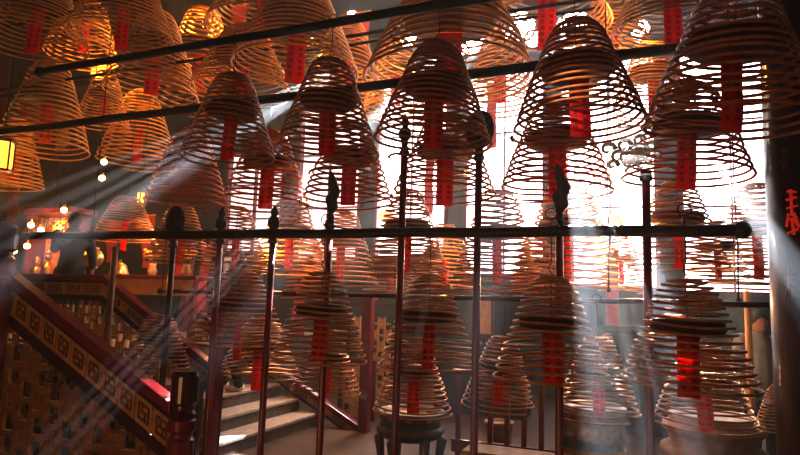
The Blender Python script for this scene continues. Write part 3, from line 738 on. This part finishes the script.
banner(300, 285, 345, 14, 9.0, M['pink_cloth'], 'deep pink banner above the steps')
# lamps
def lantern(px, y0, y1, w, q, lb, top):
    a, b = W(px, y0, q), W(px, y1, q); w_ = w*depth(a)/FPX/2; h = a.z-b.z
    t = thing('hanging_lantern', lb, 'lantern', (a.x, q, b.z))
    bm = NB(); lathe(bm, [(w_*.85, 0), (w_*.95, h*.15), (w_*.95, h*.85), (w_*.85, h)], 6); obj('glowing_shade', bm, M['lamp_warm'], t)
    bm = NB(); lathe(bm, [(0, h+.08), (w_*.5, h+.07), (w_*1.2, h), (w_*1.2, h-.02), (0, h-.02)], 6); lathe(bm, [(0, 0), (w_*1.1, 0), (w_*1.1, -.03), (0, -.05)], 6)
    for k in range(6):
        a_ = k*PI/3; c, s = math.cos(a_), math.sin(a_); tube(bm, [(w_*c, w_*s, 0), (w_*c, w_*s, h)], .012, 5)
    obj('frame', bm, M['lacquer_dark'], t)
    bm = NB(); tube(bm, [(0, 0, h+.07), (0, 0, top-b.z)], .006, 5); obj('cord', bm, M['wire'], t)
    ld = bpy.data.lights.new('lantern_light', 'POINT'); ld.energy = 25; ld.color = (1, .5, .15); ld.shadow_soft_size = .12
    lo = bpy.data.objects.new('lantern_light', ld); COL.objects.link(lo); lo.location = (a.x, q, b.z-.25)
    return t
lantern(4, 141, 169, 20, 5.2, 'glowing orange six-sided lantern at the left picture edge', 4.9)
lantern(142, 192, 203, 9, 7.6, 'small glowing yellow lantern behind the shadowy far-left coil', 5.6)
lantern(101, 62, 80, 17, 7.4, 'yellow lantern shining through the small amber coil', 5.6)
for (px, py, q, lb) in ((104, 162, 5.6, 'upper bulb of the pair beside the black cord, far left'), (102, 178, 5.6, 'lower bulb of the pair beside the black cord, far left'), (64, 210, 7.9, 'single bulb just left of the standing person\'s head'),
                    (31, 225, 7.9, 'left bulb of two over the altar cabinet'), (41, 230, 7.9, 'right bulb of two over the altar cabinet'), (27, 246, 7.9, 'low bulb inside the altar just below the rail'), (14, 251, 7.0, 'lowest bulb near the left edge beside the rail end'), (552, 222, 8.6, 'small amber bulb in the haze right of centre')):
    p = W(px, py, q); r = 3.0*depth(p)/FPX
    t = thing('electric_bulb', lb, 'bulb', p, 'small glowing bulbs')
    bm = NB(); ball(bm, (0, 0, 0), r); obj('glass', bm, M['bulb'], t, smooth=True)
    bm = NB(); lathe(bm, [(0, r*1.9), (r*.5, r*1.9), (r*.5, r*.8), (0, r*.8)], 10); obj('socket', bm, M['brass'], t)
for (px, py, q, lb) in ((615, 223, 8.4, 'blurred red glow globe in the bright gap'), (386, 216, 8.4, 'pale pink globe lamp behind the central staff')):
    p = W(px, py, q); t = thing('globe_lamp', lb.replace('blurred ', 'soft '), 'lamp', p)
    bm = NB(); ball(bm, (0, 0, 0), .11); obj('globe', bm, emit('globe_'+str(px), (1, .25, .12), (1, .35, .2), 2.2), t, smooth=True)
    bm = NB(); tube(bm, [(0, 0, .1), (0, 0, 5.6-p.z)], .006, 5); obj('cord', bm, M['wire'], t)
# brass globe vessel next to the person
p = W(92, 258, 6.2); r = 11*depth(p)/FPX
t = thing('brass_globe_vessel', 'round brass vessel on the landing to the right of the standing person', 'vessel', (p.x, 6.2, pz))
zz = p.z-pz
bm = NB(); ball(bm, (0, 0, zz), r, (1, 1, .9)); lathe(bm, [(r*.5, zz+r*.78), (r*.6, zz+r*.95), (r*.4, zz+r*1.0), (0, zz+r*1.05)], 16); obj('body', bm, M['brass'], t, smooth=True)
bm = NB(); lathe(bm, [(0, 0), (r*.9, 0), (r*.8, .05), (r*.35, .15), (r*.3, zz-r*1.2), (r*.6, zz-r*.8), (0, zz-r*.8)], 16); obj('stand', bm, M['lacquer_dark'], t, smooth=True)

# ------------------------------------------------------------------ people
def person(label, loc, rz, hgt, top_m, leg_m, pose):
    s = hgt/1.70
    t = thing('person', label, 'person', loc, rz=rz)
    def J(x, y, z): return Vector((x, y, z))*s
    def limb(bm, pts, rs):
        for (a, b), (ra, rb) in zip(zip(pts, pts[1:]), zip(rs, rs[1:])):
            n = 5; tube(bm, [a+(b-a)*k/n for k in range(n+1)], [(ra+(rb-ra)*k/n)*s for k in range(n+1)], 12)
        for p_, r_ in zip(pts, rs): ball(bm, p_, r_*s, n=8)
    def remesh(o, v=.012):
        m_ = o.modifiers.new('remesh', 'REMESH'); m_.mode = 'VOXEL'; m_.voxel_size = v; m_.use_smooth_shade = True
        sm = o.modifiers.new('smooth', 'SMOOTH'); sm.factor = .6; sm.iterations = 4
    st = pose.get('step', 0.)
    hip = {-1: J(-.09, 0, .90), 1: J(.09, 0, .90)}
    foot = {-1: J(-.11, -st*.5, .07+pose.get('lift', 0)), 1: J(.11, st*.5, .07)}
    knee = {k: (hip[k]+foot[k])/2+J(0, -.05-(.06 if k < 0 and st else 0), .0+(.04 if k < 0 and st else 0)) for k in (-1, 1)}
    sh = {k: J(.19*k, 0, 1.40) for k in (-1, 1)}
    el = {k: J(.25*k, pose['elbow'][k][0], pose['elbow'][k][1]) for k in (-1, 1)}
    ha = {k: J(pose['hand'][k][0]*k, pose['hand'][k][1], pose['hand'][k][2]) for k in (-1, 1)}
    head = J(pose.get('hx', 0), -.02, 1.585)
    bm = NB()
    # torso, neck, head with face
    limb(bm, [J(0, 0, .93), J(0, 0, 1.1), J(0, .01, 1.3), J(0, .01, 1.42)], [.125, .115, .13, .09])
    limb(bm, [J(0, .01, 1.40), head-J(0, -.01, .06)], [.06, .055])
    ball(bm, head, .098*s, (.82, 1.0, 1.18)); ball(bm, head+J(0, -.03, -.06), .06*s, (.9, .95, .9))
    ball(bm, head+J(0, -.105, -.01), .016*s, (.8, 1, 1.6)); ball(bm, head+J(0, -.09, -.05), .022*s, (1.2, .5, .35))
    for k in (-1, 1):
        ball(bm, head+J(.078*k, .005, -.005), .026*s, (.4, .8, 1.2)); ball(bm, head+J(.032*k, -.085, .012), .013*s, (1.2, .6, .7))
        limb(bm, [sh[k], el[k], ha[k]], [.052, .042, .028])
        limb(bm, [hip[k], knee[k], foot[k]], [.085, .055, .04]); limb(bm, [foot[k], foot[k]+J(0, -.14, -.035)], [.04, .03])
        # palm, five fingers
        d = (ha[k]-el[k]).normalized(); side = Vector((0, 1, 0)) if abs(d.y) < .7 else Vector((0, 0, 1)); side = (side-d*side.dot(d)).normalized()
        pc_ = ha[k]+d*.05*s; ball(bm, pc_, .036*s, (.7, 1, 1)); 
        for j, ln in enumerate((.062, .072, .066, .052)):
            b_ = ha[k]+d*.08*s+side*(.024-.016*j)*s; inn = Vector((-k*.012, 0, 0))*s
            limb(bm, [b_, b_+d*ln*.5*s, b_+d*ln*.95*s+inn], [.0095, .009, .007])
        b_ = ha[k]+d*.035*s+side*.03*s; limb(bm, [b_, b_+(d*.7+side*.7)*.03*s, b_+(d*.9+side*.5)*.055*s], [.011, .010, .008])
    o = obj('body', bm, M['skin'], t); remesh(o, .008)
    bm = NB(); limb(bm, [J(0, 0, .88), J(0, 0, 1.0), J(0, 0, 1.12), J(0, .01, 1.30), J(0, .01, 1.41)], [.15, .15, .145, .155, .11])
    ball(bm, J(0, .01, 1.3), .16*s, (1.25, .85, 1.0)); ball(bm, J(0, 0, .98), .15*s, (1.12, .85, 1.))
    for k in (-1, 1): limb(bm, [sh[k], el[k], el[k]+(ha[k]-el[k])*.9], [.074, .06, .048])
    o = obj('jacket', bm, top_m, t); remesh(o, .014)
    bm = NB()
    for k in (-1, 1): limb(bm, [hip[k], knee[k], foot[k]+J(0, 0, .02)], [.112, .085, .066])
    ball(bm, J(0, 0, .92), .13*s, (1.3, .95, .9))
    o = obj('trousers', bm, leg_m, t); remesh(o, .014)
    bm = NB(); ball(bm, head+J(0, .018, .028), .108*s, (.86, .98, 1.08)); ball(bm, head+J(0, .05, -.03), .075*s, (1, .7, 1.1))
    o = obj('hair', bm, M['hair'], t, smooth=True)
    for k in (-1, 1):
        bm = NB(); f = foot[k]
        ball(bm, f+J(0, -.05, -.03), .06*s, (.85, 2.1, .66)); ball(bm, f+J(0, .02, -.01), .05*s, (.9, 1, 1.1))
        obj('shoe', bm, M['shoe'], t, smooth=True)
    return t
pw = W(75, 222, 5.6)
person('person in dark blue jacket standing on the landing with raised arm, seen from behind', (pw.x, 5.6, pz), math.radians(222), (pw.z-pz)/1.585*1.70, M['shirt_blue'], M['trousers'],
       dict(elbow={-1: (-.05, 1.13), 1: (-.22, 1.22)}, hand={-1: (.24, -.2, .98), 1: (.16, -.36, 1.46)}))
zi = LAND-.158*3
pf = W(276, 403, 6.2)
person('person in navy trousers and pale shoes climbing the stone steps behind the coils', (SX+.30*2+.15, 6.15, zi), math.radians(-60), 1.62, M['shirt_blue'], M['trousers'],
       dict(elbow={-1: (.02, 1.13), 1: (-.04, 1.13)}, hand={-1: (.25, -.08, .88), 1: (.26, -.12, .9)}, step=.22, lift=0))
pv = W(758, 330, 7.4)
person('person in pale jacket standing in shadow between the varnished pole and the right pillar', (pv.x, 7.4, 0), math.radians(20), 1.62, mat('pale_jacket', (.25, .28, .33), (.33, .36, .4), rough=.9), M['trousers'],
       dict(elbow={-1: (.02, 1.13), 1: (-.1, 1.13)}, hand={-1: (.22, -.1, .9), 1: (.1, -.3, 1.1)}))

# ------------------------------------------------------------------ haze
vm = bpy.data.materials.new('incense_smoke'); vm.use_nodes = True; nt = vm.node_tree; nt.nodes.clear()
out = nt.nodes.new('ShaderNodeOutputMaterial'); vs = nt.nodes.new('ShaderNodeVolumeScatter')
vs.inputs['Density'].default_value = .015; vs.inputs['Anisotropy'].default_value = .55; vs.inputs['Color'].default_value = (.92, .95, 1, 1)
nt.links.new(vs.outputs[0], out.inputs['Volume'])
bm = NB(); box(bm, XL+.01, XR-.01, YF+.01, YB-.01, .01, H-.01)
hz = obj('incense_smoke', bm, vm); tag(hz, 'thin pale incense smoke filling the whole hall and catching sunbeams', 'smoke', kind='stuff')

# ------------------------------------------------------------------ lights
def spot(src, dst, energy, deg, blend=.3, color=(.86, .93, 1), size=.02):
    l = bpy.data.lights.new('sun_or_fill_spot', 'SPOT'); l.energy = energy; l.spot_size = math.radians(deg); l.spot_blend = blend; l.color = color; l.shadow_soft_size = size
    o = bpy.data.objects.new('sun_or_fill_spot', l); COL.objects.link(o); o.location = src
    o.rotation_euler = (Vector(dst)-Vector(src)).to_track_quat('-Z', 'Y').to_euler()
def point(p, e, c, r=.15):
    l = bpy.data.lights.new('lamp', 'POINT'); l.energy = e; l.color = c; l.shadow_soft_size = r
    o = bpy.data.objects.new('lamp', l); COL.objects.link(o); o.location = p
QS = 10.9
SUN = [  # source px, target px, target plane, angle, energy
    ((452, 14), (150, 160), 4.2, 1.0, 9000), ((452, 14), (128, 176), 4.2, .7, 9000), ((452, 14), (150, 184), 4.2, 1.1, 9000), ((452, 14), (120, 205), 4.2, .8, 9000),
    ((452, 14), (170, 200), 4.2, 1.2, 9000),
    ((480, 14), (262, 232), 4.2, 2.0, 12000), ((480, 14), (300, 250), 4.6, 1.4, 9000), ((500, 14), (300, 330), 6.0, 3.6, 9000),
    ((500, 14), (432, 260), 4.2, 1.5, 9000),
    ((560, 14), (590, 200), 4.4, 2.6, 12000), ((565, 14), (640, 250), 4.4, 1.3, 9000), ((575, 14), (690, 380), 4.4, 2.2, 16000), ((575, 14), (600, 400), 5.0, 2.4, 7000),
    ((620, 14), (780, 250), 4.3, 1.8, 9000), ((560, 14), (500, 240), 4.4, 2.2, 5000)]
K = [.4, .4, .1, .4, 1., 1.2, .5, .2, 1., .25]
for (s, d, q, deg, e), k in zip(SUN[5:], K):
    spot(W(*s, QS), W(*d, q), e*50*k, deg)
# warm spots added close behind the lowest coils to gild their rims
for d, q, deg, k in (((597, 372), 4.9, 9, 1.), ((705, 385), 4.75, 10, 1.2), ((414, 375), 5.0, 8, .7), ((328, 360), 5.0, 8, .6), ((786, 405), 5.2, 5, 1.), ((262, 350), 5.2, 7, .4), ((503, 370), 5.0, 7, .4)):
    t_ = W(*d, q); spot(t_+Vector((.5, 2.0, 1.25)), t_, 900*k, deg*2.2, color=(1, .78, .48), size=.04)
t_ = W(158, 388, QA); spot(t_+Vector((.9, 1.2, 1.3)), t_, 900, 7, color=(1, .9, .85))
t_ = W(300, 420, 6.0); spot(t_+Vector((.3, 2.2, 3.0)), t_, 500, 40, color=(1, .92, .85), size=.3)  # fill spot added above the steps to brighten the treads
for s, qs, d, q, deg, e in (((700, 140), 5.2, (790, 262), 3.45, 4.5, 26000), ((612, 128), 5.3, (655, 300), 4.45, 3.2, 30000), ((588, 140), 5.3, (618, 290), 4.4, 2.6, 26000),
                            ((470, 150), 5.3, (428, 300), 4.2, 2.0, 9000), ((352, 160), 5.2, (268, 262), 4.0, 3.5, 14000)):
    spot(W(*s, qs), W(*d, q), e, deg, size=.01)
t_ = W(628, 165, 4.05); spot((-.9, 1.6, 3.3), t_, 260, 9, color=(1, 1, 1))  # fill spot added to brighten the silver cloud emblem
point(W(70, 225, 4.2), 9, (1, .5, .2))  # unseen point light added to lift the second banister
# slanting rays on the left, entering between the overhead coils
for s, d, q, deg, e in [((338, 70), (92, 186), 3.4, 1.8, 1), ((338, 70), (120, 186), 3.3, 1.0, 1), ((338, 70), (80, 206), 3.2, 1.2, 1), ((338, 70), (110, 160), 3.6, 2.2, .8),
                        ((338, 70), (60, 150), 3.8, 1.4, .7), ((338, 70), (140, 190), 3.4, 2.6, .9), ((338, 70), (84, 200), 3.3, 1.0, .6), ((345, 70), (190, 168), 3.6, 3.0, .4), ((338, 70), (150, 145), 3.8, .8, 1), ((352, 80), (232, 190), 4.1, 3.0, .2)]:
    spot(W(*s, 5.5), W(*d, q), e*135000, deg, size=.01)
# warm lamplight, upper left and centre
for px, py, q, e in ((205, 40, 7.4, 330), (112, 66, 7.2, 110), (320, 70, 7.6, 260), (440, 10, 6.4, 200), (10, 150, 6.0, 40), (640, 20, 6.4, 90)):
    point(W(px, py, q), e*.62, (1, .52, .12))
point(W(450, 250, 6.9), 70, (1, .5, .2)); point(W(640, 250, 6.6), 60, (1, .5, .22)); point(W(270, 250, 6.8), 60, (1, .5, .2)); point(W(35, 225, 7.9), 30, (1, .4, .12)); point(W(150, 240, 7.0), 40, (1, .45, .2))  # first three points added for an amber glow among the hazy coils
point((-2.4, .2, .9), 85, (1, .55, .25), .5); point((-1.0, -.6, 3.4), 9, (1, .5, .28), .5)       # warm fill added around the viewpoint, no lamps stand there
point((1.2, .4, 1.2), 26, (1, .55, .25), .4)  # more added warm fill, from the right front
def area(p, tgt, sx, sy, e, c):
    l = bpy.data.lights.new('skylight', 'AREA'); l.shape = 'RECTANGLE'; l.size = sx; l.size_y = sy; l.energy = e; l.color = c
    o = bpy.data.objects.new('skylight', l); COL.objects.link(o); o.location = p
    o.rotation_euler = (Vector(tgt)-Vector(p)).to_track_quat('-Z', 'Y').to_euler()
area((-1.5, 9.5, 8.3), (-1.5, 7.0, 0), 6, 2, 120, (.85, .93, 1))
wd = bpy.data.worlds.new('world'); S.world = wd; wd.use_nodes = True
wd.node_tree.nodes['Background'].inputs[0].default_value = (.3, .4, .6, 1); wd.node_tree.nodes['Background'].inputs[1].default_value = .02
S.view_settings.view_transform = 'Standard'; S.view_settings.look = 'None'; S.view_settings.exposure = .22; S.view_settings.gamma = .72
S.cycles.use_denoising = True
S.cycles.max_bounces = 6; S.cycles.volume_bounces = 0; S.cycles.diffuse_bounces = 3; S.cycles.glossy_bounces = 2; S.cycles.transmission_bounces = 3
